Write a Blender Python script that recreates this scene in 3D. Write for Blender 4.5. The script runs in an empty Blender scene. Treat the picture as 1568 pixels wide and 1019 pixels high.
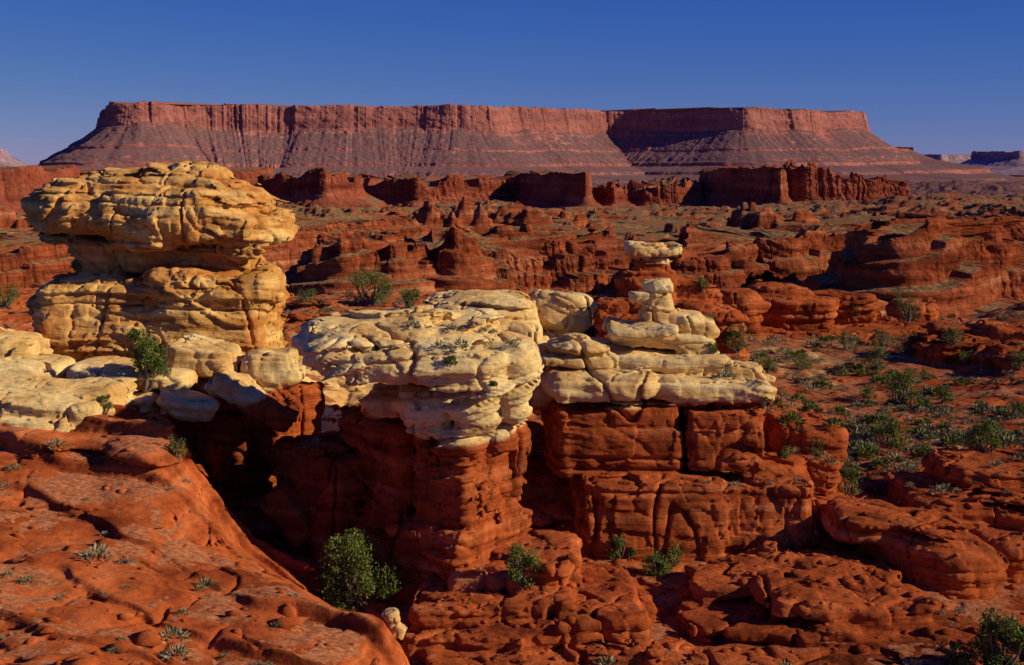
import bpy, math, time
import numpy as np
from mathutils import Vector
T0=time.time()
F=2178.0; CX=784.0; HY=245.0     # image pixels: focal length, centre column and horizon row
def S(a,b,D): return np.array([(a-CX)/F*D, D, -(b-HY)/F*D])  # world position from image pixel column, row and chosen depth

# ------------------------------------------------------------------ noise
rng0=np.random.default_rng(11)
T3=(rng0.random((64,64,64)).astype(np.float32)*2-1).ravel()
T2=(rng0.random((512,512)).astype(np.float32)*2-1).ravel()
def n3(x,y,z):
    xf=np.floor(x);yf=np.floor(y);zf=np.floor(z)
    xi=xf.astype(np.int32);yi=yf.astype(np.int32);zi=zf.astype(np.int32)
    u=(x-xf).astype(np.float32);v=(y-yf).astype(np.float32);w=(z-zf).astype(np.float32)
    u=u*u*(3-2*u);v=v*v*(3-2*v);w=w*w*(3-2*w)
    x0=(xi&63)<<12;x1=((xi+1)&63)<<12;y0=(yi&63)<<6;y1=((yi+1)&63)<<6;z0=zi&63;z1=(zi+1)&63
    def L(a,b,t): return a+(b-a)*t
    return L(L(L(T3[x0|y0|z0],T3[x1|y0|z0],u),L(T3[x0|y1|z0],T3[x1|y1|z0],u),v),
             L(L(T3[x0|y0|z1],T3[x1|y0|z1],u),L(T3[x0|y1|z1],T3[x1|y1|z1],u),v),w)
def n2(x,y):
    xf=np.floor(x);yf=np.floor(y)
    xi=xf.astype(np.int64);yi=yf.astype(np.int64)
    u=x-xf;v=y-yf;u=u*u*(3-2*u);v=v*v*(3-2*v)
    x0=(xi&511)*512;x1=((xi+1)&511)*512;y0=yi&511;y1=(yi+1)&511
    a=T2[x0+y0];b=T2[x1+y0];c=T2[x0+y1];d=T2[x1+y1]
    return (a+(b-a)*u)*(1-v)+(c+(d-c)*u)*v
def fbm2(x,y,f,o,seed=0,g=0.5):
    s=0;a=1.0;t=0
    x=x*f+seed*17.3;y=y*f-seed*9.1
    for i in range(o):
        s=s+a*n2(x,y);t+=a;a*=g
        x,y=(x*1.62-y*1.18)+3.1,(x*1.18+y*1.62)-7.7
    return s/t
def fbm3(x,y,z,f,o,seed=0,g=0.5):
    s=0;a=1.0;t=0
    x=x*f+seed*13.7;y=y*f-seed*5.9;z=z*f+seed*3.3
    for i in range(o):
        s=s+a*n3(x,y,z);t+=a;a*=g
        x,y,z=(x*1.6-y*1.2)+3.1,(x*1.2+y*1.6)*0.9+z*0.85-7.7,(z*1.75-y*0.7)+1.3
    return s/t
def sstep(a,b,x):
    t=np.clip((x-a)/(b-a),0,1);return t*t*(3-2*t)

class Strata:
    def __init__(s,seed,tmin,tmax,amp,notch,nw,lo=-40,hi=20,res=0.01,soft=0.05):
        r=np.random.default_rng(seed);n=int((hi-lo)/res)
        t=np.zeros(n);zz=lo+np.arange(n)*res;b=lo;bs=[]
        while b<hi:
            th=r.uniform(tmin,tmax)*r.choice([0.6,1,1.5]);v=r.uniform(-1,1)*amp
            m=(zz>=b)&(zz<b+th);q=(zz[m]-b)/th
            t[m]=v-0.12*amp*(1-(2*q-1)**4);bs.append((b,r.uniform(0.1,1)**1.5));b+=th
        for bb,k in bs: t+=notch*k*np.exp(-((zz-bb)/nw)**2)
        k=max(1,int(soft/res));t=np.convolve(t,np.ones(k)/k,'same')
        s.t=t.astype(np.float32);s.lo=lo;s.res=res;s.n=n
    def __call__(s,z):
        i=np.clip(((z-s.lo)/s.res).astype(np.int32),0,s.n-1);return s.t[i]

# ------------------------------------------------------------------ mesh helpers
COL=bpy.context.scene.collection
def mk_mesh(name,V,Fq,mat,attrs=None,smooth=False,parent=None):
    me=bpy.data.meshes.new(name);V=np.asarray(V,np.float32);Fq=np.asarray(Fq,np.int32)
    k=Fq.shape[1]
    me.vertices.add(len(V));me.vertices.foreach_set('co',V.ravel())
    me.loops.add(Fq.size);me.loops.foreach_set('vertex_index',Fq.ravel())
    me.polygons.add(len(Fq));me.polygons.foreach_set('loop_start',np.arange(0,Fq.size,k,dtype=np.int32))
    me.polygons.foreach_set('loop_total',np.full(len(Fq),k,np.int32))
    if smooth: me.polygons.foreach_set('use_smooth',np.ones(len(Fq),bool))
    me.update(calc_edges=True)
    for an,av in (attrs or {}).items():
        A=me.attributes.new(an,'FLOAT','POINT');A.data.foreach_set('value',np.asarray(av,np.float32))
    me.materials.append(mat)
    ob=bpy.data.objects.new(name,me);COL.objects.link(ob)
    if parent: ob.parent=parent
    return ob

def surface_nets(d):
    s=d<0
    nx,ny,nz=d.shape
    c=np.zeros((nx-1,ny-1,nz-1),np.int8)
    for i in (0,1):
        for j in (0,1):
            for k in (0,1): c+=s[i:nx-1+i,j:ny-1+j,k:nz-1+k]
    m=(c>0)&(c<8)
    ci,cj,ck=np.nonzero(m)
    idx=np.full(m.shape,-1,np.int32);idx[m]=np.arange(len(ci))
    val={}
    for i in (0,1):
        for j in (0,1):
            for k in (0,1): val[(i,j,k)]=d[ci+i,cj+j,ck+k].astype(np.float64)
    P=np.zeros((len(ci),3));W=np.zeros(len(ci))
    cs=list(val.keys())
    for a in cs:
        for ax in range(3):
            if a[ax]==0:
                b=list(a);b[ax]=1;b=tuple(b)
                va=val[a];vb=val[b];mm=(va<0)!=(vb<0)
                t=np.where(mm,va/np.where(mm,va-vb,1),0)
                for q in range(3):
                    P[:,q]+=np.where(mm,(a[q]+(t if q==ax else 0)),0)
                W+=mm
    P/=W[:,None];P+=np.stack([ci,cj,ck],1)
    quads=[]
    e=s[:-1,1:-1,1:-1]!=s[1:,1:-1,1:-1];i,j,k=np.nonzero(e);j+=1;k+=1
    q=np.stack([idx[i,j-1,k-1],idx[i,j,k-1],idx[i,j,k],idx[i,j-1,k]],1);fl=~s[i,j,k];q[fl]=q[fl][:,::-1];quads.append(q)
    e=s[1:-1,:-1,1:-1]!=s[1:-1,1:,1:-1];i,j,k=np.nonzero(e);i+=1;k+=1
    q=np.stack([idx[i-1,j,k-1],idx[i-1,j,k],idx[i,j,k],idx[i,j,k-1]],1);fl=~s[i,j,k];q[fl]=q[fl][:,::-1];quads.append(q)
    e=s[1:-1,1:-1,:-1]!=s[1:-1,1:-1,1:];i,j,k=np.nonzero(e);i+=1;j+=1
    q=np.stack([idx[i-1,j-1,k],idx[i,j-1,k],idx[i,j,k],idx[i-1,j,k]],1);fl=~s[i,j,k];q[fl]=q[fl][:,::-1];quads.append(q)
    return P,np.concatenate(quads)

# ------------------------------------------------------------------ materials
def newmat(name):
    m=bpy.data.materials.new(name);m.use_nodes=True;nt=m.node_tree;nt.nodes.clear();return m,nt
def N(nt,t,**kw):
    n=nt.nodes.new(t)
    for k,v in kw.items(): setattr(n,k,v)
    return n
def noise(nt,vec,scale,detail=6,rough=0.55,mscale=(1,1,1),dist=0,rot=(0,0,0),out='Fac'):
    mp=N(nt,'ShaderNodeMapping');mp.inputs['Scale'].default_value=mscale;mp.inputs['Rotation'].default_value=rot;nt.links.new(vec,mp.inputs['Vector'])
    n=N(nt,'ShaderNodeTexNoise');n.inputs['Scale'].default_value=scale;n.inputs['Detail'].default_value=detail
    n.inputs['Roughness'].default_value=rough;n.inputs['Distortion'].default_value=dist
    nt.links.new(mp.outputs[0],n.inputs['Vector']);return n.outputs[out]
def ramp(nt,fac,stops,interp='LINEAR'):
    r=N(nt,'ShaderNodeValToRGB');cr=r.color_ramp;cr.interpolation=interp
    while len(cr.elements)<len(stops): cr.elements.new(0.5)
    for e,(p,c) in zip(cr.elements,stops):
        e.position=p;e.color=(*c,1) if len(c)==3 else c
    nt.links.new(fac,r.inputs[0]);return r.outputs[0]
def mix(nt,fac,a,b,mode='MIX'):
    m=N(nt,'ShaderNodeMix',data_type='RGBA',blend_type=mode)
    for s,v in ((0,fac),(6,a),(7,b)):
        if isinstance(v,(int,float)): m.inputs[s].default_value=v
        elif isinstance(v,tuple): m.inputs[s].default_value=(*v,1)
        else: nt.links.new(v,m.inputs[s])
    return m.outputs[2]
def math_(nt,op,a,b=0.0,clamp=False):
    m=N(nt,'ShaderNodeMath',operation=op,use_clamp=clamp)
    for s,v in ((0,a),(1,b)):
        if isinstance(v,(int,float)): m.inputs[s].default_value=v
        else: nt.links.new(v,m.inputs[s])
    return m.outputs[0]
def g(v): return (v,v,v)

def rock_material(name,red,cream=None,soil=None,sc=1.0,bump=0.12,soil_lo=0.9,varnish=0.75,strata_k=2.2,far_haze=None,grain=1.0,bed=0.6):
    m,nt=newmat(name)
    geo=N(nt,'ShaderNodeNewGeometry');pos=geo.outputs['Position']
    st=noise(nt,pos,1.0/sc,6,0.65,(0.12,0.12,strata_k))
    col=ramp(nt,st,[(0.3,red[0]),(0.43,red[1]),(0.56,red[2]),(0.7,red[3])])
    v2=noise(nt,pos,3.1/sc,6,0.7)
    if cream:
        cst=noise(nt,pos,1.0/sc,6,0.6,(0.3,0.3,2.6),0,(0.12,0.2,0))
        cc=ramp(nt,cst,[(0.32,cream[0]),(0.45,cream[1]),(0.6,cream[2])])
        cc=mix(nt,ramp(nt,v2,[(0.55,g(0)),(0.68,g(0.55))]),cc,cream[3])
        rs=noise(nt,pos,0.33/sc,5,0.6)
        cc=mix(nt,ramp(nt,rs,[(0.45,g(0)),(0.62,g(cream[5] if len(cream)>5 else 0.65))]),cc,cream[4])
        at=N(nt,'ShaderNodeAttribute',attribute_name='cap')
        col=mix(nt,at.outputs['Fac'],col,cc)
    v1=noise(nt,pos,0.55/sc,5,0.65,(1,1,0.55))
    vs=varnish
    dark=(1-vs*0.75,1-vs*0.7,1-vs*0.62)
    vf=ramp(nt,v1,[(0.48,g(0)),(0.68,g(1))])
    if cream:
        vf=mix(nt,1.0,vf,ramp(nt,at.outputs['Fac'],[(0,g(1)),(1,g(0.35))]),'MULTIPLY')
    col=mix(nt,vf,col,mix(nt,1.0,col,dark,'MULTIPLY'))
    col=mix(nt,1.0,col,ramp(nt,v2,[(0.33,g(1-0.30*grain)),(0.5,g(0.97)),(0.66,g(1+0.16*grain))]),'MULTIPLY')
    if soil:
        sx=N(nt,'ShaderNodeSeparateXYZ');nt.links.new(geo.outputs['Normal'],sx.inputs[0])
        sn=noise(nt,pos,0.35/sc,5,0.7)
        f=math_(nt,'ADD',sx.outputs[2],math_(nt,'MULTIPLY',math_(nt,'SUBTRACT',sn,0.5),0.9))
        f=ramp(nt,f,[(min(soil_lo,0.99),g(0)),(min(soil_lo+0.07,1),g(1))])
        s2=noise(nt,pos,6.0/sc,5,0.7)
        sc_=ramp(nt,s2,[(0.36,soil[0]),(0.5,soil[1]),(0.64,soil[2])])
        if far_haze:
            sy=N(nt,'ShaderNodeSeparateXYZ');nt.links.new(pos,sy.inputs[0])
            mr=N(nt,'ShaderNodeMapRange');mr.inputs[1].default_value=1800;mr.inputs[2].default_value=4200;nt.links.new(sy.outputs[1],mr.inputs[0])  # distance haze painted in: colours turn mauve with world Y
            sc_=mix(nt,mr.outputs[0],sc_,ramp(nt,s2,[(0.36,far_haze[0]),(0.64,far_haze[1])]))
            col=mix(nt,mr.outputs[0],col,mix(nt,0.6,col,far_haze[1]))
        col=mix(nt,f,col,sc_)
    b1=noise(nt,pos,2.0/sc,7,0.66)
    b2=noise(nt,pos,1.3/sc,5,0.62,(0.4,0.4,7.0),0,(0.06,0.09,0))
    h=math_(nt,'ADD',b1,math_(nt,'MULTIPLY',b2,bed))
    bp=N(nt,'ShaderNodeBump');bp.inputs['Strength'].default_value=1.0;bp.inputs['Distance'].default_value=bump*sc*2
    nt.links.new(h,bp.inputs['Height'])
    bs=N(nt,'ShaderNodeBsdfDiffuse');bs.inputs['Roughness'].default_value=0.5
    nt.links.new(col,bs.inputs['Color']);nt.links.new(bp.outputs[0],bs.inputs['Normal'])
    o=N(nt,'ShaderNodeOutputMaterial');nt.links.new(bs.outputs[0],o.inputs[0]);return m

RED=[(0.15,0.030,0.011),(0.35,0.075,0.022),(0.47,0.115,0.033),(0.59,0.205,0.08)]
CREAM=[(0.52,0.30,0.095),(0.76,0.53,0.215),(0.86,0.67,0.315),(0.38,0.20,0.065),(0.62,0.33,0.10)]
GOLD=[(0.40,0.165,0.040),(0.66,0.36,0.105),(0.81,0.54,0.195),(0.24,0.10,0.03),(0.50,0.17,0.035),0.85]
SOILN=[(0.22,0.07,0.028),(0.38,0.13,0.052),(0.47,0.21,0.11)]
M_near=rock_material('red_slickrock',RED,CREAM,None,1.0,0.05,bed=0.9)
M_gold=rock_material('golden_sandstone',RED,GOLD,None,1.0,0.06,bed=0.8)
M_ground=rock_material('desert_ground',RED,CREAM,SOILN,1.0,0.045,0.98,bed=0.5)
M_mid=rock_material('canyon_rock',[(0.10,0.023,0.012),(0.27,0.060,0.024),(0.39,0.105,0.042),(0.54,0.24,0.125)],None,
      [(0.095,0.070,0.027),(0.28,0.15,0.066),(0.42,0.25,0.12)],9.0,0.09,0.90,0.8,3.0,far_haze=[(0.13,0.072,0.068),(0.25,0.13,0.11)])  # last pair: mauve haze tint painted over the remote ground
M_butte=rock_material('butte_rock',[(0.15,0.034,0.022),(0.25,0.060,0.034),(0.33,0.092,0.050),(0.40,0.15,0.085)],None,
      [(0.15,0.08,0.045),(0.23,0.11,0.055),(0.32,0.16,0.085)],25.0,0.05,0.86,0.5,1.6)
M_mesa_hazed=rock_material('mesa_rock_hazed',[(0.24,0.100,0.100),(0.35,0.130,0.112),(0.44,0.163,0.130),(0.50,0.22,0.18)],None,
      [(0.145,0.082,0.086),(0.205,0.106,0.102),(0.28,0.143,0.128)],80.0,0.035,0.70,0.35,1.4,grain=0.9)  # cliff and talus colours have mauve air haze painted in
M_far_hazed=rock_material('distant_rock_hazed',[(0.26,0.18,0.22),(0.34,0.22,0.25),(0.38,0.25,0.28),(0.42,0.29,0.30)],None,None,150.0,0.03)  # horizon haze put into the rock colour, no volume

def leaf_material(name,c1,c2,c3):
    m,nt=newmat(name);geo=N(nt,'ShaderNodeNewGeometry')
    a=noise(nt,geo.outputs['Position'],2.2,3,0.6);col=ramp(nt,a,[(0.35,c1),(0.52,c2),(0.68,c3)])
    r=ramp(nt,geo.outputs['Random Per Island'],[(0,g(0.55)),(1,g(1.4))]);col=mix(nt,1.0,col,r,'MULTIPLY')
    bs=N(nt,'ShaderNodeBsdfPrincipled');bs.inputs['Roughness'].default_value=0.8;bs.inputs['Specular IOR Level'].default_value=0.2
    nt.links.new(col,bs.inputs['Base Color']);o=N(nt,'ShaderNodeOutputMaterial');nt.links.new(bs.outputs[0],o.inputs[0]);return m
M_jun=leaf_material('juniper_foliage',(0.05,0.072,0.012),(0.115,0.145,0.026),(0.19,0.21,0.05))
M_sage=leaf_material('sagebrush_leaves',(0.11,0.12,0.055),(0.21,0.20,0.11),(0.33,0.29,0.18))
M_bark,nt=newmat('juniper_bark')
geo=N(nt,'ShaderNodeNewGeometry');a=noise(nt,geo.outputs['Position'],9,5,0.6,(1,1,0.2))
bs=N(nt,'ShaderNodeBsdfPrincipled');bs.inputs['Roughness'].default_value=0.9
nt.links.new(ramp(nt,a,[(0.3,(0.07,0.045,0.03)),(0.7,(0.2,0.14,0.1))]),bs.inputs['Base Color'])
o=N(nt,'ShaderNodeOutputMaterial');nt.links.new(bs.outputs[0],o.inputs[0])

# ------------------------------------------------------------------ SDF rocks
STC=Strata(3,0.35,1.0,0.17,0.22,0.04)                # caprock
STF=Strata(5,0.10,0.26,0.06,0.07,0.022)
STR=Strata(8,0.6,1.5,0.14,0.26,0.05)                 # massive red blocks
STT=Strata(12,0.14,0.45,0.30,0.16,0.035,soft=0.04)   # thin-bedded ledges
STG=Strata(9,0.22,0.6,0.42,0.30,0.05)
def blocks(x,y,zz,w,hl,ang,seed):
    c,s=math.cos(ang),math.sin(ang);xr=x*c+y*s;yr=-x*s+y*c
    L=np.floor(zz/hl+0.35*n2(x*0.3+seed,y*0.3)).astype(np.int64)
    o1=T2[(L*71+seed*13)&0x3ffff]*5;o2=T2[(L*131+seed*7)&0x3ffff]*5
    a=xr/w+o1;b=yr/w+o2;ia=np.floor(a).astype(np.int64);ib=np.floor(b).astype(np.int64)
    h=T2[(ia*7919+ib*104729+L*1299709+seed)&0x3ffff]
    fa=a-ia;fb=b-ib;e=np.minimum(np.minimum(fa,1-fa),np.minimum(fb,1-fb))*w
    return h,e
def rock(name,D0,prims,mat,zb=None,vox=0.08,k=0.25,lay=1.0,rough=1.0,warp=0.35,xb=0.12,seed=1,joints=1.0,sm=True,st=None,dip=(0,0),blk=0.5,fine=1.0,frac=1.0,bw=1.3,zsplit=None):
    st=st or STC
    P=[]
    for p in prims:
        ty,px,py,dD,hw,hh,dep=p[:7];yaw=p[7] if len(p)>7 else 0;til=p[8] if len(p)>8 else 0;r=p[9] if len(p)>9 else 0.45
        D=D0+dD;sc=D/F;P.append((ty,S(px,py,D),(hw*sc,dep,hh*sc),math.radians(yaw),math.radians(til),r))
    lo=np.min([c-max(b[0],b[1])*np.array([1,1,0])-np.array([0,0,max(b[2],abs(math.sin(ti))*b[0]+b[2])]) for _,c,b,_,ti,_ in P],0)-0.9
    hi=np.max([c+max(b[0],b[1])*np.array([1,1,0])+np.array([0,0,max(b[2],abs(math.sin(ti))*b[0]+b[2])]) for _,c,b,_,ti,_ in P],0)+0.9
    n=np.ceil((hi-lo)/vox).astype(int)+1
    ax=[(lo[i]+np.arange(n[i])*vox).astype(np.float32) for i in range(3)]
    X,Y,Z=np.meshgrid(*[a[::4] for a in ax],indexing='ij')
    def field(X,Y,Z):
        wx=X+warp*n3(X*0.42+seed,Y*0.42,Z*0.42)+0.4*warp*n3(X*1.1,Y*1.1+seed,Z*1.1)
        wy=Y+warp*n3(X*0.42,Y*0.42+seed*3,Z*0.42+9)+0.4*warp*n3(X*1.1+7,Y*1.1,Z*1.1)
        wz=Z+0.6*warp*n3(X*0.42+5,Y*0.42,Z*0.42+seed)
        d=None
        for ty,c,b,yaw,til,r in P:
            x=wx-c[0];y=wy-c[1];z=wz-c[2]
            if yaw: cs,sn=math.cos(yaw),math.sin(yaw);x,y=x*cs+y*sn,-x*sn+y*cs
            if til: cs,sn=math.cos(til),math.sin(til);x,z=x*cs+z*sn,-x*sn+z*cs
            if ty=='e':
                k0=np.sqrt((x/b[0])**2+(y/b[1])**2+(z/b[2])**2);k1=np.sqrt((x/b[0]**2)**2+(y/b[1]**2)**2+(z/b[2]**2)**2)+1e-6
                q=k0*(k0-1)/k1
            else:
                r=min(r,min(b)*0.95)
                rp=min(r*2.0,min(b[0],b[1])*0.95)
                qx=np.abs(x)-b[0]+rp;qy=np.abs(y)-b[1]+rp
                pl=np.sqrt(np.maximum(qx,0)**2+np.maximum(qy,0)**2)+np.minimum(np.maximum(qx,qy),0)-rp
                a=pl+r;bz=np.abs(z)-b[2]+r
                q=np.sqrt(np.maximum(a,0)**2+np.maximum(bz,0)**2)+np.minimum(np.maximum(a,bz),0)-r
            if d is None: d=q
            else:
                h=np.clip(0.5+0.5*(d-q)/k,0,1);d=d+(q-d)*h-k*h*(1-h)
        return d
    dc=field(X,Y,Z)
    near=np.abs(dc)<0.95
    ex=lambda A:np.repeat(np.repeat(np.repeat(A,4,0),4,1),4,2)[:n[0],:n[1],:n[2]]
    up=ex(dc>0);um=ex(near)
    full=np.where(up,1.0,-1.0).astype(np.float32)
    i,j,kk=np.nonzero(um)
    x=ax[0][i];y=ax[1][j];z=ax[2][kk]
    d=field(x,y,z)
    cx,cy=P[0][1][0],P[0][1][1]
    zz=z+dip[0]*(x-cx)+dip[1]*(y-cy)+xb*(0.6*(x-cx)*n2(x*0.12+seed,y*0.12)+2.6*fbm2(x,y,0.2,3,seed))
    z2=z+0.55*np.sqrt((x-cx-1.5)**2+(y-cy)**2+1)*0.6+1.2*n3(x*0.25,y*0.25,z*0.25)
    sel=sstep(0.02,0.2,n3(x*0.3+seed,y*0.3,z*0.45))
    lm=np.clip(0.75+0.6*n3(x*0.35+seed,y*0.35,z*0.35),0.1,1.3)
    d=d+lay*st(zz)*lm
    fl=np.clip(0.45+0.9*n3(x*0.5,y*0.5+4,z*0.5),0,1.2)*lay*fine
    d=d+fl*((1-sel)*STF(zz+0.15*n2(x*0.9,y*0.9))+sel*1.6*STF(z2))
    if joints:
        a=fbm3(x,y,z*0.25,0.34,2,seed+2);bq=fbm3(x,y,z*0.3,0.45,2,seed+9)
        d=d+joints*(0.34*np.exp(-(a/0.014)**2)+0.24*np.exp(-((bq-0.12)/0.017)**2)*(a>0))
    if blk:
        c=np.abs(fbm3(x,y,z*1.3,0.4,3,seed+5));d=d+blk*(0.26*np.exp(-c/0.018)+0.10*np.exp(-c/0.09)-0.03)
    if frac:
        wxx=x+0.35*n3(x*0.6,y*0.6,z*0.6);wyy=y+0.35*n3(x*0.6+9,y*0.6,z*0.6)
        fz=frac if zsplit is None else np.where(z>-(zsplit-HY)/F*D0,0.35*frac,frac)
        h1,e1=blocks(wxx,wyy,zz,bw,bw*0.8,0.35+seed,seed);h2,e2=blocks(wxx,wyy,zz,bw*0.42,bw*0.3,0.9+seed,seed+50)
        d=d+fz*(0.13*h1+0.12*(h1>-0.2)*np.exp(-(e1/0.05)**2)+sstep(-0.1,0.3,n3(x*0.4,y*0.4,z*0.4+7))*(0.07*h2+0.05*np.exp(-(e2/0.04)**2)))
    d=d+rough*0.13*fbm3(x,y,z,1.4,5,seed,0.6)
    full[i,j,kk]=d
    full[0]=full[-1]=1;full[:,0]=full[:,-1]=1;full[:,:,0]=full[:,:,-1]=1
    V,Q=surface_nets(full);V=V*vox+lo
    if zb is None: cap=np.ones(len(V))
    elif callable(zb): cap=zb(V)
    else:
        zbv=-(zb-HY)/F*D0
        cap=sstep(-0.12,0.12,V[:,2]-zbv+0.55*fbm2(V[:,0],V[:,1],0.3,4,seed))
    ob=mk_mesh(name,V,Q,mat,{'cap':cap},smooth=sm)
    print(name,n,len(V),'t=%.1f'%(time.time()-T0));return ob

def capz(D0,pts,seed):
    a=np.array([(p[0]-CX)/F*D0 for p in pts]);zv=np.array([-(p[1]-HY)/F*D0 for p in pts])
    return lambda V: sstep(-0.1,0.1,V[:,2]-np.interp(V[:,0],a,zv)+0.35*fbm2(V[:,0],V[:,1],0.5,4,seed))
rock('balanced_rock',65,[
 ('b',155,325,0,98,36,3.6,8,0,1.0),('b',290,330,-0.3,112,44,4.2,-6,2,1.2),('b',392,350,-0.5,54,30,3.0,0,4,0.8),
 ('b',210,292,0.4,112,26,3.2,0,3,0.8),('e',285,280,0,75,30,2.6),('b',345,305,-1.0,66,28,2.4,0,-10,0.7),('e',175,280,-0.6,36,18,1.5),
 ('b',110,305,-0.8,40,24,2.0,10,6,0.6),('b',230,325,-2.6,70,24,1.4,0,-12,0.4),('b',330,350,-2.9,60,18,1.4,0,6,0.3),
 ('b',262,385,0.2,130,24,2.6,0,0,0.4),
 ('b',225,455,-0.1,160,30,3.6,0,3,0.8),('b',335,455,-0.4,92,44,3.7,0,-3,0.8),('b',140,445,-1.0,72,22,2.4,0,6,0.6),
 ('b',250,500,-0.3,170,26,3.7,0,0,0.6),('b',330,520,-0.5,95,34,3.7,0,0,0.6),('b',240,555,0.3,165,40,3.8,0,0,0.6),
 ],M_gold,capz(65,[(0,530),(250,545),(330,575),(460,560)],3),0.07,0.10,1.25,1.1,0.4,0.18,1,dip=(0.06,0.05),blk=0.8,frac=0.8,bw=1.7,fine=1.8)
rock('mushroom_rock',50,[
 ('b',625,538,0,152,27,3.7,0,-2,0.7),('e',512,530,0.2,54,40,2.8),('e',778,545,-0.4,58,40,2.6),('b',580,506,0.5,100,18,2.8,0,2,0.4),
 ('b',695,510,0.6,78,22,2.6,0,-5,0.5),('b',650,566,-1.0,120,13,2.5,0,-3,0.25),
 ('b',695,598,0.2,88,14,1.9,0,0,0.2),('b',658,626,-1.2,37,22,1.2,8,-4,0.4),('b',730,628,-1.4,33,25,1.2,-8,6,0.4),('b',779,608,-1.0,24,26,1.2,0,0,0.3),
 ('b',592,610,0.4,32,14,1.6,0,0,0.25),
 ('b',715,655,-0.1,62,20,1.9,0,0,0.3),
 ('b',722,735,-0.6,54,84,1.8,-38,0,0.2),('b',605,750,3.0,120,112,1.4,-60,0,0.3),('b',520,800,4.6,100,120,1.8,-56,0,0.4),
 ('b',712,840,-0.4,72,56,2.3,-38,0,0.25),('b',645,880,1.0,88,70,2.0,-54,0,0.3),
 ],M_near,capz(50,[(440,590),(560,626),(640,654),(800,648)],5),0.065,0.05,1.15,0.8,0.2,0.24,2,dip=(-0.10,0.06),blk=0.75,frac=0.8,bw=1.3,fine=2.1,zsplit=655)
rock('layered_ledge',47,[
 ('b',790,865,1.2,95,26,2.6,-8,3,0.3),('b',760,905,0.2,125,26,3.0,0,4,0.3),
 ('b',850,930,-0.4,130,24,3.4,6,4,0.3),('b',740,950,-0.8,110,28,3.0,-10,2,0.3),('b',830,972,-1.2,180,26,3.6,0,0,0.3),('b',830,1010,-1.8,200,26,3.8,0,0,0.3),('b',820,1050,-2.4,215,30,3.8,0,0,0.3),
 ],M_near,300,0.07,0.08,0.95,0.7,0.3,0.10,22,st=STT,dip=(0.03,0.0),blk=0.3,joints=0.8,frac=0.5,bw=1.6)
rock('capped_butte',58,[
 ('b',915,570,-0.3,86,20,3.6,0,0,0.45),('b',1075,577,0,90,17,3.4,0,-4,0.35),('e',888,532,-1.6,56,16,1.5),('b',880,548,-1.0,60,10,1.8,0,0,0.2),
 ('b',1000,543,1.0,108,16,3.0,0,-2,0.3),('b',1010,514,1.6,82,14,2.4,0,-8,0.25),('b',1010,466,2.2,25,38,1.0,0,4,0.2),('b',1002,448,2.1,35,9,1.1,0,8,0.12),('b',1030,484,2.1,46,14,1.3,0,-14,0.2),
 ('b',1066,496,2.0,34,13,1.3,0,-22,0.2),('b',985,506,-0.4,50,8,1.4,0,4,0.15),('b',1135,563,-1.0,36,12,1.0,0,-6,0.3),('b',1165,578,-0.6,20,8,0.8,0,0,0.2),
 ('b',932,652,0,92,50,3.7,3,0,0.2),('b',1104,650,-0.2,56,46,3.7,-4,0,0.22),('b',1020,640,1.4,115,45,3.2),
 ('b',980,768,-0.9,104,62,4.1,4,0,0.22),('b',1158,768,-0.6,74,58,4.1,-5,0,0.3),('b',1060,750,0.9,155,60,3.4),
 ('b',1225,665,3.0,55,26,2.4,0,-6,0.35),('b',1190,710,1.6,75,28,2.6,0,-4,0.3),('b',1265,800,0,72,46,3.0,0,-10,0.4),
 ('b',1090,850,-1.0,200,26,4.2,0,-2,0.3),
 ],M_near,capz(58,[(800,598),(940,603),(1040,596),(1180,590)],7),0.07,0.06,0.9,0.8,0.2,0.16,3,st=STR,dip=(0.02,0.04),blk=0.3,joints=1.2,frac=0.8,bw=1.6,fine=1.8,zsplit=597)
rock('sandstone_dome',60,[('b',735,500,0,95,40,3.0,0,0,0.9),('e',730,472,0,74,22,2.2),('b',790,510,-1.5,48,26,1.6,0,-8,0.5),('b',745,560,0,110,50,3.0)],M_near,600,0.08,0.15,1.0,0.8,0.3,0.25,4,frac=0.3,fine=1.8)
rock('sandstone_boulder',62,[('b',858,480,0,54,32,1.6,0,-6,0.7),('b',850,520,0.3,50,22,1.6)],M_near,560,0.07,0.1,0.8,0.8,0.3,0.3,6,dip=(0.35,0),frac=0.2,blk=0.3,fine=1.8)
rock('hoodoo',90,[('b',998,386,0,42,9,1.3,0,0,0.3),('b',998,405,0,31,14,1.0,0,0,0.3),('b',992,440,0,50,26,1.7,0,0,0.6),('b',975,485,0,64,36,2.4,0,0,0.6),
 ('b',1050,455,0.5,52,26,1.9,0,-14,0.6),('b',1080,490,-1,55,24,2.2,0,-12,0.6),('b',1020,510,0,110,36,3.0)],M_near,398,0.09,0.15,0.7,0.8,0.25,0.1,7,st=STT,joints=0.6,frac=0.6)
rock('slickrock_dome',118,[('b',1125,478,0,44,34,2.6,0,-6,1.0),('b',1215,480,4,68,30,3.4,0,-4,1.4),('b',1195,455,6,52,20,2.6,0,-8,1.0),('b',1290,480,10,60,26,3.2,0,-6,1.4),('b',1400,480,14,40,24,2.6,0,0,1.2),
  ('b',1300,515,4,220,18,6,0,0,0.6)],M_near,300,0.13,0.2,1.0,0.8,0.5,0.08,8,st=STT,blk=0.3,frac=0.6,bw=2)
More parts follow.
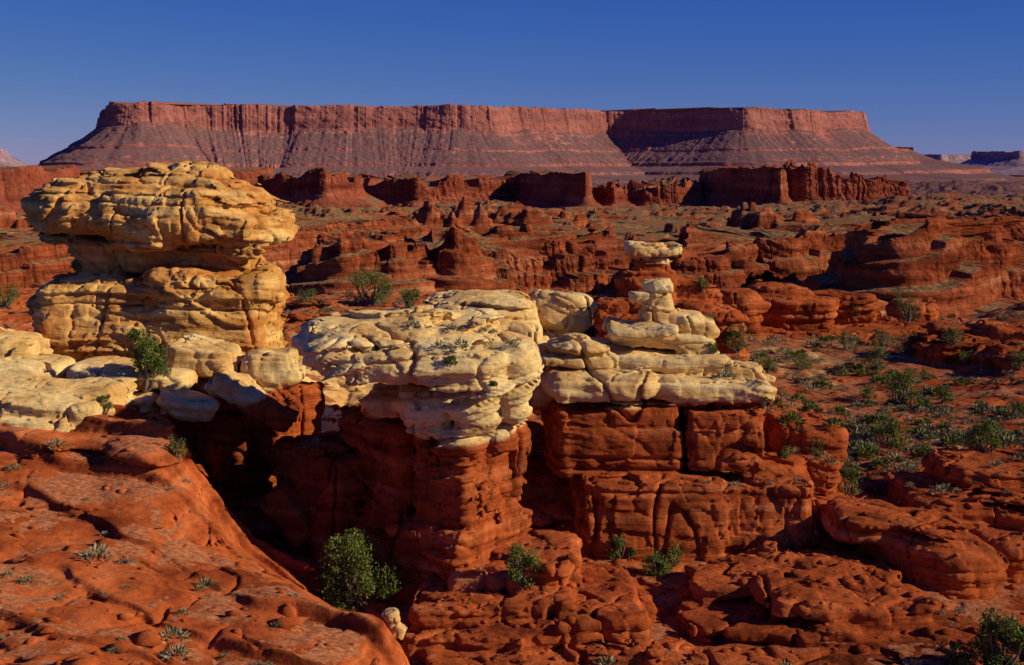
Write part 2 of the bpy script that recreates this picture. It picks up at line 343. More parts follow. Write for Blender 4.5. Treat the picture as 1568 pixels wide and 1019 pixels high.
rock('sandstone_slab',53,[('b',60,612,-1,118,16,2.6,0,-4,0.3),('b',20,575,3.5,75,20,2.6,0,-6,0.3),('b',10,535,6,48,20,2.2,0,0,0.3),('b',40,640,-1.6,95,10,2.4,0,0,0.2),
  ('b',165,575,3.4,50,15,1.5,0,4,0.3),('b',255,580,3,42,14,1.4,0,-4,0.25),('b',200,617,1.6,36,10,1.2,0,5,0.2),('b',285,617,1.5,44,12,1.2,0,-8,0.25)],M_near,670,0.07,0.06,0.9,0.8,0.25,0.2,9,blk=0.4,frac=0.35,fine=1.9)
rock('fallen_boulder',57,[('b',318,545,1,54,22,1.6,0,-6,0.3),('b',422,560,1,40,26,1.5,0,3,0.3),('b',360,592,1.6,85,20,1.6),('b',395,612,-1.5,66,13,1.3,0,-28,0.12),
  ('b',438,650,1.6,38,60,1.4,-40,0,0.2),('b',360,700,2.8,80,70,1.8,-35,0,0.3),('b',300,740,2.8,40,60,1.6,-30)],M_near,capz(57,[(280,600),(380,600),(460,585)],6),0.075,0.07,0.6,0.8,0.2,0.12,10,frac=0.7)
rock('leaning_slab',53,[('b',448,788,0,46,20,0.6,-15,-50,0.12)],M_near,300,0.06,0.12,0.3,0.5,0.12,0.1,12,joints=0,blk=0,frac=0.4,bw=0.9)
rock('slickrock_ledge',50,[
  ('b',1425,850,2,90,52,2.8,10,-6,1.0),('b',1330,800,3,60,24,2.2,0,-8,0.5),('b',1500,790,7,120,45,3.4,-8,0,0.5),('b',1530,735,9,95,26,2.6,0,0,0.4),('b',1540,850,4,60,50,2.2,0,0,0.8),
  ('b',1270,900,-1,125,22,3.4,4,-3,0.25),('b',1180,935,-2,140,20,3.2,-5,0,0.25),('b',1330,950,-2.2,150,22,3.0,6,-3,0.25),('b',1230,985,-3.4,190,22,3.2,0,0,0.25),('b',1400,1010,-4,150,28,3.0,0,-2,0.25),
  ('b',1120,880,0,75,18,2.2,0,3,0.3),('b',1250,870,0.5,75,12,1.8,0,-5,0.25)],M_near,300,0.08,0.10,0.95,0.8,0.4,0.08,13,st=STT,dip=(0.05,0.0),blk=0.25,frac=0.5,bw=1.8)
rock('eroded_outcrop',100,[('b',1500,545,0,95,24,3.5,0,0,0.7),('b',1470,520,2,40,20,2.0,0,4,0.5),('b',1545,520,0,50,22,2.6,0,-6,0.5),('b',1570,570,-6,60,30,3.0)],M_near,300,0.12,0.2,1.0,1.3,0.5,0.08,14,st=STT,blk=0.6,frac=1.2,bw=1.6)
rock('weathered_stone',37.5,[('b',600,950,0,13,15,0.28,20,18,0.1),('b',611,966,-0.1,10,9,0.25,0,-20,0.06)],M_near,1300,0.03,0.06,0.25,0.4,0.06,0.1,15,joints=0,blk=0,frac=0.15,bw=0.4)

# ------------------------------------------------------------------ near ground
def rbf(pts,eps):
    A=np.array([[ (p[0]-CX)/F*6, math.log(p[2])*2.4, -(p[1]-HY)/F*p[2]] for p in pts])
    r=np.sqrt(((A[:,None,:2]-A[None,:,:2])**2).sum(2)+eps**2)
    zm=A[:,2].mean();w=np.linalg.solve(r+np.eye(len(A))*1e-3,A[:,2]-zm)
    def f(u,D):
        a=u*6;b=np.log(D)*2.4;s=np.zeros(np.shape(a))+zm
        for q,wi in zip(A,w): s=s+wi*np.sqrt((a-q[0])**2+(b-q[1])**2+eps**2)
        return s
    return f
def zp(px,z,D): return (px,HY-z*F/D,D)
near_pts=[(-250,720,50),(0,650,51),(180,652,51),(270,700,48),(290,800,44),(300,900,38.5),(0,1019,32),(0,850,40),(150,760,45),(450,905,40),(600,985,38),(620,1040,36),(300,1019,33.5),(-250,900,38),
 zp(400,-14.2,50),zp(480,-14.8,47),zp(560,-15.2,43),zp(640,-15.6,40),zp(340,-13.6,57),zp(450,-13.8,58),
 zp(100,-10.2,62),zp(300,-10.4,63),zp(-100,-9.0,62),zp(440,-10.5,70),zp(250,-10.8,80),zp(-200,-9.5,80),
 (500,485,100),(700,478,105),(850,500,95),(300,480,105),(0,470,105),(-250,460,110),
 zp(700,-15.6,46),zp(800,-15.6,42),zp(1000,-15.3,43),(850,845,53),(1000,850,54),(1200,830,56),zp(784,-15.8,34),zp(1200,-15.6,38),zp(1500,-15.4,38),zp(1700,-15,45),
 (1250,1010,44),(1560,960,47),(1340,770,60),(1500,720,66),(1700,720,66),(1300,660,74),(1500,650,76),(1200,640,76),(1200,560,96),(1500,560,96),(1750,600,85),(1300,505,126),(1500,490,140),(1100,520,110),(1750,480,140),
 zp(0,-11,28),zp(784,-16,27),zp(1568,-16,27),(800,560,72),(950,560,80),(650,560,75),
 zp(1300,-17.5,165),zp(1600,-18,165),zp(1000,-16,150),zp(600,-13.5,135),zp(100,-13,135),zp(-300,-13,135),
 zp(1300,-45,200),zp(1700,-45,200),zp(900,-45,200),zp(400,-45,200),zp(0,-45,200),zp(-400,-45,200),zp(400,-22,160),zp(0,-22,160),zp(800,-22,162)]
fnear=rbf(near_pts,0.10)
us=np.arange(-0.47,0.47,0.0017);Ds=np.exp(np.arange(math.log(26),math.log(200),0.0024));ws=np.arange(-1.7,1.71,0.085)
U,DD=np.meshgrid(us,Ds,indexing='ij');X2=U*DD;Y2=DD
H0=fnear(U,DD)
left=sstep(0.02,-0.10,U)*sstep(70,50,DD)
rug=1-0.6*left
hd=rug*(0.55*fbm2(X2,Y2,0.13,3,1)+0.30*fbm2(X2,Y2,0.5,4,2))+0.04*fbm2(X2,Y2,2.2,4,3,0.6)+left*0.45*fbm2(X2,Y2,0.16,4,41)
br=np.abs(fbm2(X2,Y2,0.30,3,6));hd=hd+rug*0.35*(1-np.exp(-br/0.12))-0.25*rug
crk=np.abs(fbm2(X2,Y2,0.22,3,61));hd=hd-0.18*left*np.exp(-crk/0.010)
hb,eb=blocks(X2+0.5*fbm2(X2,Y2,0.5,3,71),Y2+0.5*fbm2(X2,Y2,0.5,3,72),X2*0,1.8,1.0,0.6,9)
flat=sstep(60,75,DD)*sstep(0.06,0.14,U)
hd=hd+(0.10*hb-0.08*np.exp(-(eb/0.05)**2))*(1-0.7*flat)*(1-0.95*left)
ob_=(X2*0.5+Y2*0.86)/2.7+0.8*fbm2(X2,Y2,0.12,4,83);of=ob_-np.floor(ob_)
hd=hd+left*(0.38*(sstep(0.0,0.07,of)-of)*(0.4+1.1*np.clip(fbm2(X2,Y2,0.15,2,85)+0.3,0,1)))
hd=hd*(1-0.45*flat)
wp=0.9*fbm2(X2,Y2,0.07,3,4)+0.25*fbm2(X2,Y2,0.5,3,5)+0.05*X2*0.6
d=np.empty((len(us),len(Ds),len(ws)),np.float32)
sa=(0.9-0.30*left-0.4*flat).astype(np.float32);sf=(0.9-0.55*left).astype(np.float32)
lm=np.clip(0.6+0.7*fbm2(X2,Y2,0.2,2,8),0.1,1.2)
for q,w in enumerate(ws):
    z=H0+w
    d[:,:,q]=(w-hd)+sa*lm*STG(z+wp)+sf*lm*STF(z+wp*0.8)
V,Q=surface_nets(d)
ui=us[0]+V[:,0]*0.0017;Di=np.exp(math.log(26)+V[:,1]*0.0024);wi=ws[0]+V[:,2]*0.085
i0=np.clip(V[:,0].astype(int),0,len(us)-2);j0=np.clip(V[:,1].astype(int),0,len(Ds)-2);fi=V[:,0]-i0;fj=V[:,1]-j0
hz=(H0[i0,j0]*(1-fi)+H0[i0+1,j0]*fi)*(1-fj)+(H0[i0,j0+1]*(1-fi)+H0[i0+1,j0+1]*fi)*fj
VV=np.stack([ui*Di,Di,hz+wi],1)
cap=sstep(0.1,0.3,fbm2(VV[:,0],VV[:,1],0.25,4,21)+0.35*(sstep(54,60,Di)*sstep(-0.05,-0.12,ui)*sstep(90,80,Di))*2-0.35)
cap=np.maximum(cap,0.55*sstep(0.2,0.35,fbm2(VV[:,0],VV[:,1]*1.0,0.11,4,23))*sstep(78,90,Di)*sstep(0.08,0.14,ui))
ground=mk_mesh('ground',VV,Q,M_ground,{'cap':cap},smooth=True)
print('ground',d.shape,len(V),'t=%.1f'%(time.time()-T0))
del d

# ------------------------------------------------------------------ canyon country: terraced terrain
mid_pts=[]
for px in (-400,0,400,784,1150,1568,1950):
    for z,D in ((-62,185),(-68,250),(-68,340),(-56,470),(-45,620),(-43,760),(-49,1000),(-57,1300),(-66,1800),(-84,2500),(-97,3500),(-118,5000),(-130,6500),(-150,9000),(-190,16000),(-200,30000)):
        if px<=0 and 600<D<1400: z+=5
        mid_pts.append(zp(px,z,D))
fm=rbf(mid_pts,0.15)
us=np.linspace(-0.55,0.55,1150);Ds=np.exp(np.linspace(math.log(185),math.log(30000),1500))
U,DD=np.meshgrid(us,Ds,indexing='ij');X2=U*DD;Y2=DD
H=fm(U,DD)
am=np.interp(np.log(DD),np.log([185,330,480,650,900,1500,3000,6000,30000]),[5,6,9,19,26,34,48,60,80])
ln=fbm2(X2,Y2,1/330.,6,31,0.58)+0.55*(0.35-np.abs(fbm2(X2,Y2,1/170.,5,33,0.58))*1.6)-0.12
plain=sstep(0.03,0.10,U)*sstep(780,880,DD)*sstep(1700,1300,DD)
ln2=0.6*fbm2(X2,Y2,1/1300.,5,38,0.55)*sstep(2000,4500,DD)
H=H+am*(ln*(1-0.4*sstep(2500,5000,DD))*(1-0.7*plain)+ln2)
pin=fbm2(X2,Y2,1/38.,4,39,0.6)
H=H+np.clip(pin-0.30,0,1)*34*sstep(480,560,DD)*sstep(2100,1500,DD)*(1-plain)
stp=4.5;hh=H+1.5*fbm2(X2,Y2,1/90.,3,35);tq=hh/stp;fl=np.floor(tq);fr=tq-fl
fr2=np.where(fr<0.5,fr*0.2,0.1+(sstep(0.5,0.72,fr))*(1-0.1))
Ht=(fl+fr2)*stp-1.5*fbm2(X2,Y2,1/90.,3,35)
H=H*0.1+Ht*0.9+0.4*fbm2(X2,Y2,1/12.,4,36)*np.clip(DD/400,0.6,3)
idx=np.arange(H.size).reshape(H.shape)
Q=np.stack([idx[:-1,:-1],idx[1:,:-1],idx[1:,1:],idx[:-1,1:]],-1).reshape(-1,4)
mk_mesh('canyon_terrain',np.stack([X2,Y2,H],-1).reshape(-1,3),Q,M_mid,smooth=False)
print('terrain t=%.1f'%(time.time()-T0))

# ------------------------------------------------------------------ escarpments
def columns(s,w,seed):
    r=np.random.default_rng(seed);n=int(s[-1]/w)+3
    e=np.sort(np.cumsum(r.uniform(0.25,2.2,n))*w);e=np.concatenate([[0],e]);pr=r.uniform(-1,1,len(e)+1)
    i=np.searchsorted(e,s,side='right')-1;i=np.clip(i,0,len(e)-2)
    t=np.clip((s-e[i])/(e[i+1]-e[i]),0,1);return pr[i]+0.7*(1-(2*t-1)**6)-0.7
def escarp(name,corners,ztop,prof,mat,ns=1200,amp=10,colw=20,topvar=0,rows=60,seed=1,big=0.0,gul=0.5,topn=0.0,gf=1.0,wand=0.09,smk=160):
    C=np.array([[(p[0]-CX)/F*p[1],p[1]] for p in corners],float)
    tv=np.array([p[2] if len(p)>2 else 0 for p in corners],float)
    Cc=np.vstack([C,C[:1]]);tc=np.append(tv,tv[0])
    seg=np.sqrt((np.diff(Cc,axis=0)**2).sum(1));cs=np.concatenate([[0],np.cumsum(seg)])
    back=(Cc[:-1,0]>Cc[1:,0])
    wgt=np.concatenate([[0],np.cumsum(seg*np.where(back,0.35,1))])
    sp=np.interp(np.linspace(0,wgt[-1],ns,endpoint=False),wgt,cs)
    x=np.interp(sp,cs,Cc[:,0]);y=np.interp(sp,cs,Cc[:,1]);tt=np.interp(sp,cs,tc)
    kk=max(3,ns//smk)|1;ker=np.ones(kk)/kk
    sm=lambda a:np.convolve(np.concatenate([a[-kk:],a,a[:kk]]),ker,'same')[kk:-kk]
    x=sm(sm(x));y=sm(sm(y))
    tx=np.roll(x,-1)-np.roll(x,1);ty=np.roll(y,-1)-np.roll(y,1);k2=max(5,ns//50)|1;ke2=np.ones(k2)/k2
    s2=lambda a:np.convolve(np.concatenate([a[-k2:],a,a[:k2]]),ke2,'same')[k2:-k2]
    nxs,nys=s2(ty),s2(-tx);l=np.sqrt(nxs**2+nys**2)+1e-9;nxs/=l;nys/=l
    area=0.5*np.sum(x*np.roll(y,-1)-y*np.roll(x,-1))
    if area<0:nxs,nys=-nxs,-nys
    P=np.array(prof,float)
    tl=np.linspace(0,len(P)-1,rows);oo=np.interp(tl,np.arange(len(P)),P[:,0]);zz=np.interp(tl,np.arange(len(P)),P[:,1]);ff=np.interp(tl,np.arange(len(P)),P[:,2])
    mod=np.clip(0.65+1.6*fbm2(sp/colw,sp*0,0.13,3,seed+60),0.05,1.5)
    col=(columns(sp,colw,seed)*0.55+columns(sp,colw*3.3,seed+1)*1.0+columns(sp,colw*0.4,seed+2)*0.3)*mod
    bigf=fbm2(sp/ max(colw*8,1),sp*0,1.0,4,seed)
    zr=P[0,1]-P[-1,1]
    zo=zz[None,:]+0*x[:,None]
    tvn=topvar*(np.clip(0.5+columns(sp,colw*1.6,seed+4)*0.5,0,1)*0.7+0.7*fbm2(sp/colw,sp*0,0.3,4,seed+7))
    fade=np.clip((zz-P[-1,1])/zr,0,1)**2
    zo=zo-(tvn-tt)[:,None]*fade[None,:]
    zo=zo+ (wand*zr*fbm2(sp/colw,sp*0,0.18,4,seed+8))[:,None]*np.sin(np.clip(fade,0,1)*math.pi)[None,:]
    nz=n3((x/colw*0.8)[:,None]+0*zo,(y/colw*0.8)[:,None]+0*zo,zo/(colw*0.8))
    nf=fbm3(x[:,None]+0*zo,y[:,None]+0*zo,zo*1.5,2.2/colw,5,seed,0.62)
    gl=-np.abs(fbm2((sp/colw)[:,None]+0*zo,zo/zr*0.8,0.45*gf,4,seed+3))*2.0+0.5
    gl=gl-0.8*np.abs(fbm2((sp/colw)[:,None]+0*zo,zo/zr*0.5,1.3*gf,3,seed+5))
    off=oo[None,:]+amp*(ff[None,:]*(col[:,None]+0.45*nz)+(1-ff[None,:])*gul*gl*(0.4+mod[:,None])+0.55*nf)+big*amp*bigf[:,None]
    Xo=x[:,None]+nxs[:,None]*off;Yo=y[:,None]+nys[:,None]*off
    zo=zo+0.14*amp*(1-ff[None,:])*nf
    cx,cy=x.mean(),y.mean();zt=P[0,1]+np.mean(tt-topvar*0.35)
    pre=[]
    for f in (0,0.2,0.4,0.58,0.72,0.84,0.93,0.98):
        xx=cx+(x-cx)*f;yy=cy+(y-cy)*f
        e=1-f
        zc=zt*(1-f**3)+zo[:,0]*f**3+topn*(np.round(2.2*fbm2(xx,yy,1/(colw*5),3,seed))*0.6+fbm2(xx,yy,1/colw,3,seed))*min(1,e*8)
        if f>0.9: xx=xx*0.6+0.4*Xo[:,0];yy=yy*0.6+0.4*Yo[:,0]
        pre.append((xx,yy,zc))
    Xa=np.column_stack([p[0] for p in pre]+[Xo]);Ya=np.column_stack([p[1] for p in pre]+[Yo]);Za=np.column_stack([p[2] for p in pre]+[zo])
    R=Xa.shape[1];idx=np.arange(ns*R).reshape(ns,R);nx_=np.roll(idx,-1,0)
    Q=np.stack([idx[:,:-1],idx[:,1:],nx_[:,1:],nx_[:,:-1]],-1).reshape(-1,4)
    if area<0:Q=Q[:,::-1]
    return mk_mesh(name,np.stack([Xa,Ya,Za],-1).reshape(-1,3),Q,mat)

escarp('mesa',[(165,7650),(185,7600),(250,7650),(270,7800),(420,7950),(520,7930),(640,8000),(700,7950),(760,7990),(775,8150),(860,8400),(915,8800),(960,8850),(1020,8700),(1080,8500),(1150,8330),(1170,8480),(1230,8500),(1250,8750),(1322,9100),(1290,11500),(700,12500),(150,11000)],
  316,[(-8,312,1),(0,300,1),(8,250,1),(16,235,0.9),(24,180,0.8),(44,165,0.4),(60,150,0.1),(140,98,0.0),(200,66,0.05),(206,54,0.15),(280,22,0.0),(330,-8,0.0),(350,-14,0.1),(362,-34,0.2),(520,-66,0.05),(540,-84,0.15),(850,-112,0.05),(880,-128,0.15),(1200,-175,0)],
  M_mesa_hazed,ns=3600,amp=18,colw=60,topvar=20,rows=180,seed=5,big=1.1,gul=0.75,gf=1.7,wand=0.10,smk=70)
escarp('mesa',[(1325,9300),(1350,9300),(1400,10000),(1330,10000)],130,[(-30,90,1),(0,60,.6),(150,0,.2),(500,-60,.1),(520,-90,.2),(900,-150,0)],M_mesa_hazed,ns=500,amp=14,colw=40,rows=60,seed=15,topvar=10)
escarp('distant_mesa',[(1490,15000),(1560,14600),(1720,14800),(1700,17000),(1500,17000)],95,[(-5,95,1),(0,85,1),(20,20,.8),(200,-60,.2),(900,-150,0)],M_far_hazed,ns=700,amp=25,colw=80,rows=40,seed=25,topvar=15)
escarp('distant_mesa',[(1410,19000),(1440,18500),(1500,19000),(1500,21000),(1410,21000)],70,[(-5,75,1),(0,65,1),(20,0,.8),(200,-60,.2),(900,-250,0)],M_far_hazed,ns=500,amp=25,colw=80,rows=40,seed=26,topvar=15)
escarp('distant_mesa',[(-250,15000),(-80,15000),(-10,15300),(10,17000),(-250,17000)],140,[(-5,128,1),(0,110,1),(20,75,.8),(180,-20,.2),(500,-150,0)],M_far_hazed,ns=700,amp=25,colw=80,rows=40,seed=27,topvar=15)
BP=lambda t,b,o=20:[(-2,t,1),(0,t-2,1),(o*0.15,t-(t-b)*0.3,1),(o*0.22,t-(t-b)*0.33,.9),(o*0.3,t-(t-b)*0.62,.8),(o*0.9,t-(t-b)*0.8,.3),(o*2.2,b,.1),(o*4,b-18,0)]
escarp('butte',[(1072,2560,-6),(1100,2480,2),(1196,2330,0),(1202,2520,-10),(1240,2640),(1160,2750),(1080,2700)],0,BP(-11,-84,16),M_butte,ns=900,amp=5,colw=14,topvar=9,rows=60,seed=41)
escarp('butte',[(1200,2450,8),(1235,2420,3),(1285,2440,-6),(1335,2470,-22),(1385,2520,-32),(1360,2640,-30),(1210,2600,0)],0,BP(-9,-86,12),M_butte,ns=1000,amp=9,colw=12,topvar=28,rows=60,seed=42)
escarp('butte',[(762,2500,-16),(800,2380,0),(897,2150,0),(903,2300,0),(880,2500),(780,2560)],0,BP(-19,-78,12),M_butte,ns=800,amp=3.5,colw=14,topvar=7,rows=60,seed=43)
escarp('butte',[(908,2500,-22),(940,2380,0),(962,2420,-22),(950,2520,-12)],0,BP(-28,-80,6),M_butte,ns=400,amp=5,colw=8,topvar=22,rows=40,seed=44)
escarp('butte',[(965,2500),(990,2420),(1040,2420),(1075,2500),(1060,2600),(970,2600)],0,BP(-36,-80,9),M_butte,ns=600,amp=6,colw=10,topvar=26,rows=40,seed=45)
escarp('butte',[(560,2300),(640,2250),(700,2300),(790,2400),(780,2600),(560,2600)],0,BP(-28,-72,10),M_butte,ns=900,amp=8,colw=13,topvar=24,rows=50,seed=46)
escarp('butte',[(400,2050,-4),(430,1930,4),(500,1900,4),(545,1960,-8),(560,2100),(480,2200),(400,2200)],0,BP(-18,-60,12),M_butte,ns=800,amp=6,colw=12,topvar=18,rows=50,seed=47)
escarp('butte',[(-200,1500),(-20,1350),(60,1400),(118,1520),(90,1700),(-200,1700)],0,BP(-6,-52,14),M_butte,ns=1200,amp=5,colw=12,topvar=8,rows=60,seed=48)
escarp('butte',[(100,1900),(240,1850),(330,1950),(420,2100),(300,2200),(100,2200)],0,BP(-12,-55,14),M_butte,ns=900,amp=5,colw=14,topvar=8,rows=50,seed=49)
CP=lambda t,b:[(-1,t,1),(0,t-1,1),(1,t-(t-b)*.2,1),(5,t-(t-b)*.22,.8),(6,t-(t-b)*.45,.9),(12,t-(t-b)*.48,.6),(13,t-(t-b)*.75,.8),(22,t-(t-b)*.8,.5),(26,b,.4),(60,b-24,0)]
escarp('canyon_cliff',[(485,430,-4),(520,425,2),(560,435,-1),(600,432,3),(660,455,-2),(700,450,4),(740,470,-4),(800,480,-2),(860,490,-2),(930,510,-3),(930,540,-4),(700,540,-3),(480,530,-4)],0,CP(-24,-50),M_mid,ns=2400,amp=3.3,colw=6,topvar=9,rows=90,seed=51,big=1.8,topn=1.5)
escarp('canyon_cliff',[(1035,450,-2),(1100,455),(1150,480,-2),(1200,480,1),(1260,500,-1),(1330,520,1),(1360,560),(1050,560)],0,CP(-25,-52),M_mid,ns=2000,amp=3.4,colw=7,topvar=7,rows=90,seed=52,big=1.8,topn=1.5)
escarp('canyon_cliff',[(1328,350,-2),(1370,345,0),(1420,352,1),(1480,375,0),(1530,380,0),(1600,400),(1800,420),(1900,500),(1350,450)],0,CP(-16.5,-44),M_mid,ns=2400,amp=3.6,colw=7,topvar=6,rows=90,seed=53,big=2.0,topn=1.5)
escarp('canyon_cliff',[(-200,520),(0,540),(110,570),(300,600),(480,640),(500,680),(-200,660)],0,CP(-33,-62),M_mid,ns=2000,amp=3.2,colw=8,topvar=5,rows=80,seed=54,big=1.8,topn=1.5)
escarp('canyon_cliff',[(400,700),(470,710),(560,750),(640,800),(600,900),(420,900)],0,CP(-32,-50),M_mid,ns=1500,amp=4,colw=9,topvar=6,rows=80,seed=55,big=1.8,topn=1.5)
print('escarpments t=%.1f'%(time.time()-T0))

# ------------------------------------------------------------------ vegetation
bpy.context.view_layer.update()
dg=bpy.context.evaluated_depsgraph_get()
sc=bpy.context.scene
def hit(px,py):
    d=Vector(((px-CX)/F,1,-(py-HY)/F)).normalized()
    r=sc.ray_cast(dg,Vector((0,0,0)),d)
    return r[1] if r[0] else None,(r[4].name if r[0] else ''),(r[2] if r[0] else None)
def tris(C,n,rg,size,asp=1.0,up=0.0):
    v1=rg.normal(size=(n,3));v1[:,2]+=up;v1/=np.linalg.norm(v1,axis=1)[:,None]
    v2=rg.normal(size=(n,3));v2-=v1*(v1*v2).sum(1)[:,None];v2/=np.linalg.norm(v2,axis=1)[:,None]
    s=size*rg.uniform(0.6,1.4,n)[:,None]
    return np.stack([C-v2*s*asp*0.5,C+v1*s,C+v2*s*asp*0.5],1)
def tube(pts,rad,nside=6):
    V=[];Fc=[]
    for p,r in zip(pts,rad):
        for a in range(nside):
            t=2*math.pi*a/nside;V.append((p[0]+r*math.cos(t),p[1]+r*math.sin(t),p[2]))
    for i in range(len(pts)-1):
        for a in range(nside):
            b=(a+1)%nside;Fc.append((i*nside+a,i*nside+b,(i+1)*nside+b,(i+1)*nside+a))
    return V,Fc
def juniper(loc,w,h,seed,name='juniper_bush',nleaf=9000):
    rg=np.random.default_rng(seed);E=bpy.data.objects.new(name,None);COL.objects.link(E);E.location=loc
    nc=int(16+rg.integers(0,10));cen=[];V=[];Fc=[]
    for i in range(nc):
        th=rg.uniform(0,2*math.pi);r=math.sqrt(rg.uniform(0,1))*0.44*w;zf=rg.uniform(0.12,0.88)
        r*=(1.05-0.55*max(0,zf-0.35));cen.append((r*math.cos(th),r*math.sin(th),zf*h,rg.uniform(0.08,0.19)*w))
    P=[];m=nleaf//nc
    for c in cen:
        q=rg.normal(size=(m,3));q/=np.linalg.norm(q,axis=1)[:,None];rad=c[3]*rg.uniform(0.25,1.12,m)**0.6
        q=q*rad[:,None]*np.array([1,1,1.2])+np.array(c[:3]);P.append(q)
    P=np.concatenate(P);P=P[P[:,2]>0.02*h];P+=0.04*w*rg.normal(size=P.shape)*0.5
    T=tris(P,len(P),rg,0.055*w**0.3,0.7,0.8)
    mk_mesh('foliage',T.reshape(-1,3),np.arange(len(P)*3).reshape(-1,3),M_jun,parent=E)
    base=0
    for c in cen[:12]:
        k=np.linspace(0,1,5)[:,None];p=np.array([0,0,-0.25])*(1-k)+np.array(c[:3])*k;p[1:4]+=rg.normal(size=(3,3))*0.04*w
        v,f=tube(p,np.linspace(0.045*w,0.012*w,5));Fc+=[tuple(np.array(q)+base) for q in f];V+=v;base+=len(v)
    mk_mesh('trunk_and_limbs',np.array(V),np.array(Fc),M_bark,parent=E)
    return E
veg=[(550,930,120,112),(222,590,66,88),(805,895,56,58),(562,468,80,55),(628,470,36,30),(12,470,50,36),(1388,492,44,42),(1380,620,66,52),(1295,535,34,30),
 (1362,680,66,34),(1505,690,52,52),(1130,535,42,40),(1297,755,38,42),(950,855,46,34),(1030,862,34,32),(1535,1040,90,110),(1395,540,42,32),(1340,565,48,34),(1480,560,30,24),(1228,565,36,24),(1172,570,30,24),(270,700,28,34),
 (1170,615,20,16),(1090,540,20,18),(1075,440,24,14),(1310,480,30,16),(470,470,40,26),(1470,1019,40,40),(160,625,26,22),(690,555,20,10),(755,590,14,8),(1560,640,40,28),(118,410,22,10),
 (1445,610,30,20),(1250,690,26,20),(1330,610,28,20),(1420,700,30,18),(1560,560,34,26),(1200,700,22,18),(1000,880,50,34),(1350,530,36,22),(1290,575,30,20),(1410,585,34,22),(1460,525,36,24)]
for i,(px,py,w,h) in enumerate(veg):
    p,nm,_=hit(px,py)
    if p is None or p.y>220: print('veg miss',px,py,nm,p);continue
    s=p.y/F;juniper(p-Vector((0,0,0.05)),w*s,h*s*1.05,100+i,nleaf=int(np.clip(w*h*1.6,1500,16000)))
rg=np.random.default_rng(77);TR=[];TG=[];cnt=0
def tuft(p,w,n,out):
    th=rg.uniform(0,2*math.pi,n);ph=rg.uniform(0.1,1.4,n);dr=np.stack([np.cos(th)*np.cos(ph),np.sin(th)*np.cos(ph),np.sin(ph)],1)
    C=np.array(p)+dr*(w*0.5*rg.uniform(0.3,1,n)**0.7)[:,None]*np.array([1,1,0.8])
    v2=rg.normal(size=(n,3));v2/=np.linalg.norm(v2,axis=1)[:,None];L=w*0.16*rg.uniform(0.6,1.4,n)[:,None]
    out.append(np.stack([C-v2*L*0.25,C+dr*L,C+v2*L*0.25],1))
for i in range(2900):
    if i<2200: px,py=rg.uniform(1080,1600),rg.uniform(480,760)
    elif i<2320: px,py=rg.uniform(-20,1590),rg.uniform(640,1030)
    elif i<2350: px,py=rg.uniform(-20,640),rg.uniform(640,1025)
    else: px,py=rg.uniform(380,960),rg.uniform(455,560)
    p,nm,nn=hit(px,py)
    if p is None or p.y>200 or nn.z<0.72: continue
    if nm!='ground' and rg.random()<0.85: continue
    cl=fbm2(np.array([p.x]),np.array([p.y]),0.12,3,50)[0]
    if cl<-0.05 and rg.random()<0.7: continue
    if i<2200 and rg.random()<0.10: tuft(p,rg.uniform(0.6,1.2),260,TG)
    else: tuft(p,rg.choice([0.25,0.4,0.6,0.8],p=[.35,.35,.2,.1])*rg.uniform(0.8,1.2)*(1.25 if p.y>70 else 1),130,TR)
    cnt+=1
A=np.concatenate(TR);mk_mesh('sagebrush',A.reshape(-1,3),np.arange(len(A)*3).reshape(-1,3),M_sage)
A=np.concatenate(TG);mk_mesh('desert_scrub',A.reshape(-1,3),np.arange(len(A)*3).reshape(-1,3),M_jun)
VS=[];FS=[];b=0
tt=(1+5**.5)/2
iv=np.array([(-1,tt,0),(1,tt,0),(-1,-tt,0),(1,-tt,0),(0,-1,tt),(0,1,tt),(0,-1,-tt),(0,1,-tt),(tt,0,-1),(tt,0,1),(-tt,0,-1),(-tt,0,1)],float);iv/=np.linalg.norm(iv[0])
fi_=np.array([(0,11,5),(0,5,1),(0,1,7),(0,7,10),(0,10,11),(1,5,9),(5,11,4),(11,10,2),(10,7,6),(7,1,8),(3,9,4),(3,4,2),(3,2,6),(3,6,8),(3,8,9),(4,9,5),(2,4,11),(6,2,10),(8,6,7),(9,8,1)])
for i in range(2200):
    px,py=rg.uniform(-20,1590),rg.uniform(500,1025);p,nm,nn=hit(px,py)
    if p is None or p.y>140 or nn.z<0.6: continue
    if nm not in('ground','layered_ledge','slickrock_ledge'): continue
    if px<640 and rg.random()<0.7: continue
    s=rg.choice([0.05,0.09,0.16,0.28],p=[.4,.35,.2,.05])*rg.uniform(0.7,1.3)
    v=iv*(1+0.25*rg.normal(size=(12,1)))*s*np.array([1.2,1,0.6])*rg.uniform(0.7,1.3,3)+np.array(p);VS.append(v);FS.append(fi_+b);b+=12
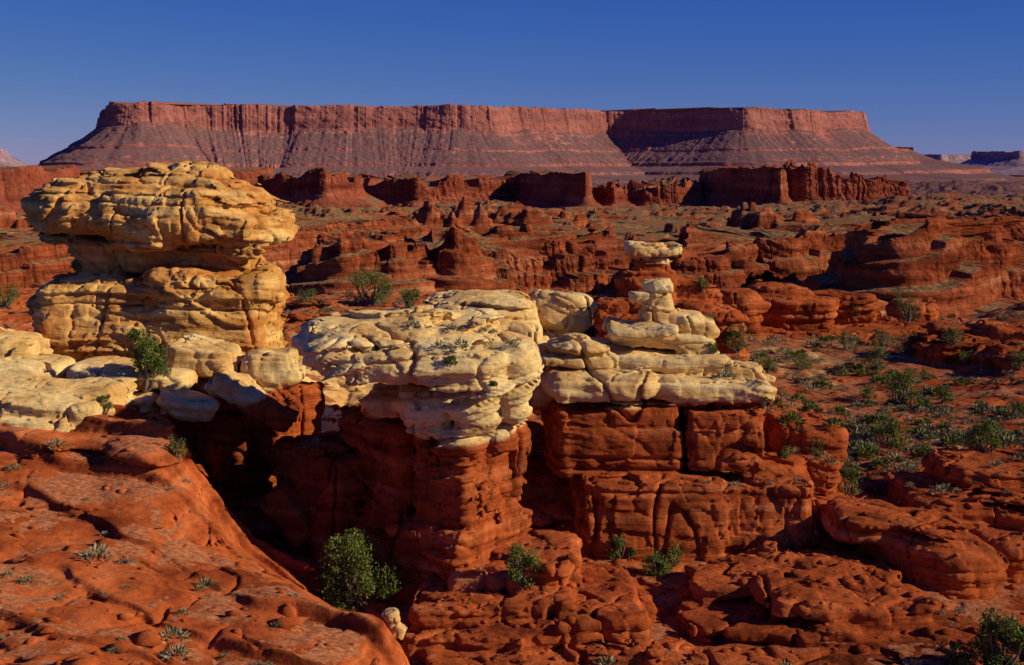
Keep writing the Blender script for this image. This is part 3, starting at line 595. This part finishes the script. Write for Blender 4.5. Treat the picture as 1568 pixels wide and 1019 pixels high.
mk_mesh('loose_stones',np.concatenate(VS),np.concatenate(FS),M_near,{'cap':np.zeros(b)})
print('veg',cnt,'t=%.1f'%(time.time()-T0))

# ------------------------------------------------------------------ light, sky, camera
sv=Vector((0.96,-0.28,0)).normalized();el=math.radians(24)
sd=Vector((sv.x*math.cos(el),sv.y*math.cos(el),math.sin(el)))
L=bpy.data.lights.new('sun','SUN');L.energy=5.0;L.angle=math.radians(0.5);L.color=(1.0,0.84,0.56)
lo=bpy.data.objects.new('sun',L);COL.objects.link(lo);lo.rotation_euler=sd.to_track_quat('Z','Y').to_euler()
w=bpy.data.worlds.new('World');sc.world=w;w.use_nodes=True;nt=w.node_tree;nt.nodes.clear()
sky=nt.nodes.new('ShaderNodeTexSky');sky.sky_type='NISHITA';sky.sun_disc=False;sky.sun_elevation=el;sky.sun_rotation=math.atan2(sd.x,sd.y)
sky.altitude=1500;sky.air_density=0.8;sky.dust_density=0.1;sky.ozone_density=4.0
sep=nt.nodes.new('ShaderNodeSeparateColor');nt.links.new(sky.outputs[0],sep.inputs[0])
cmb=nt.nodes.new('ShaderNodeCombineColor');SK=0.07
for i,(a,gm) in enumerate(((0.92,1.62),(0.50,1.08),(0.537,0.33))):
    v=math_(nt,'MULTIPLY',sep.outputs[i],SK);v=math_(nt,'POWER',v,gm);v=math_(nt,'MULTIPLY',v,a/SK);nt.links.new(v,cmb.inputs[i])
bg=nt.nodes.new('ShaderNodeBackground');bg.inputs[1].default_value=SK
nt.links.new(cmb.outputs[0],bg.inputs[0])
o=nt.nodes.new('ShaderNodeOutputWorld');nt.links.new(bg.outputs[0],o.inputs[0])
cam=bpy.data.cameras.new('camera');co=bpy.data.objects.new('camera',cam);COL.objects.link(co)
co.location=(0,0,0);co.rotation_euler=(math.radians(90),0,0);cam.sensor_width=36;cam.lens=F/1568*36;cam.shift_y=-(1018.5/2-HY)/1568
cam.clip_start=0.5;cam.clip_end=80000;sc.camera=co
sc.view_settings.view_transform='Standard';sc.view_settings.look='None';sc.view_settings.exposure=0
print('total t=%.1f'%(time.time()-T0))
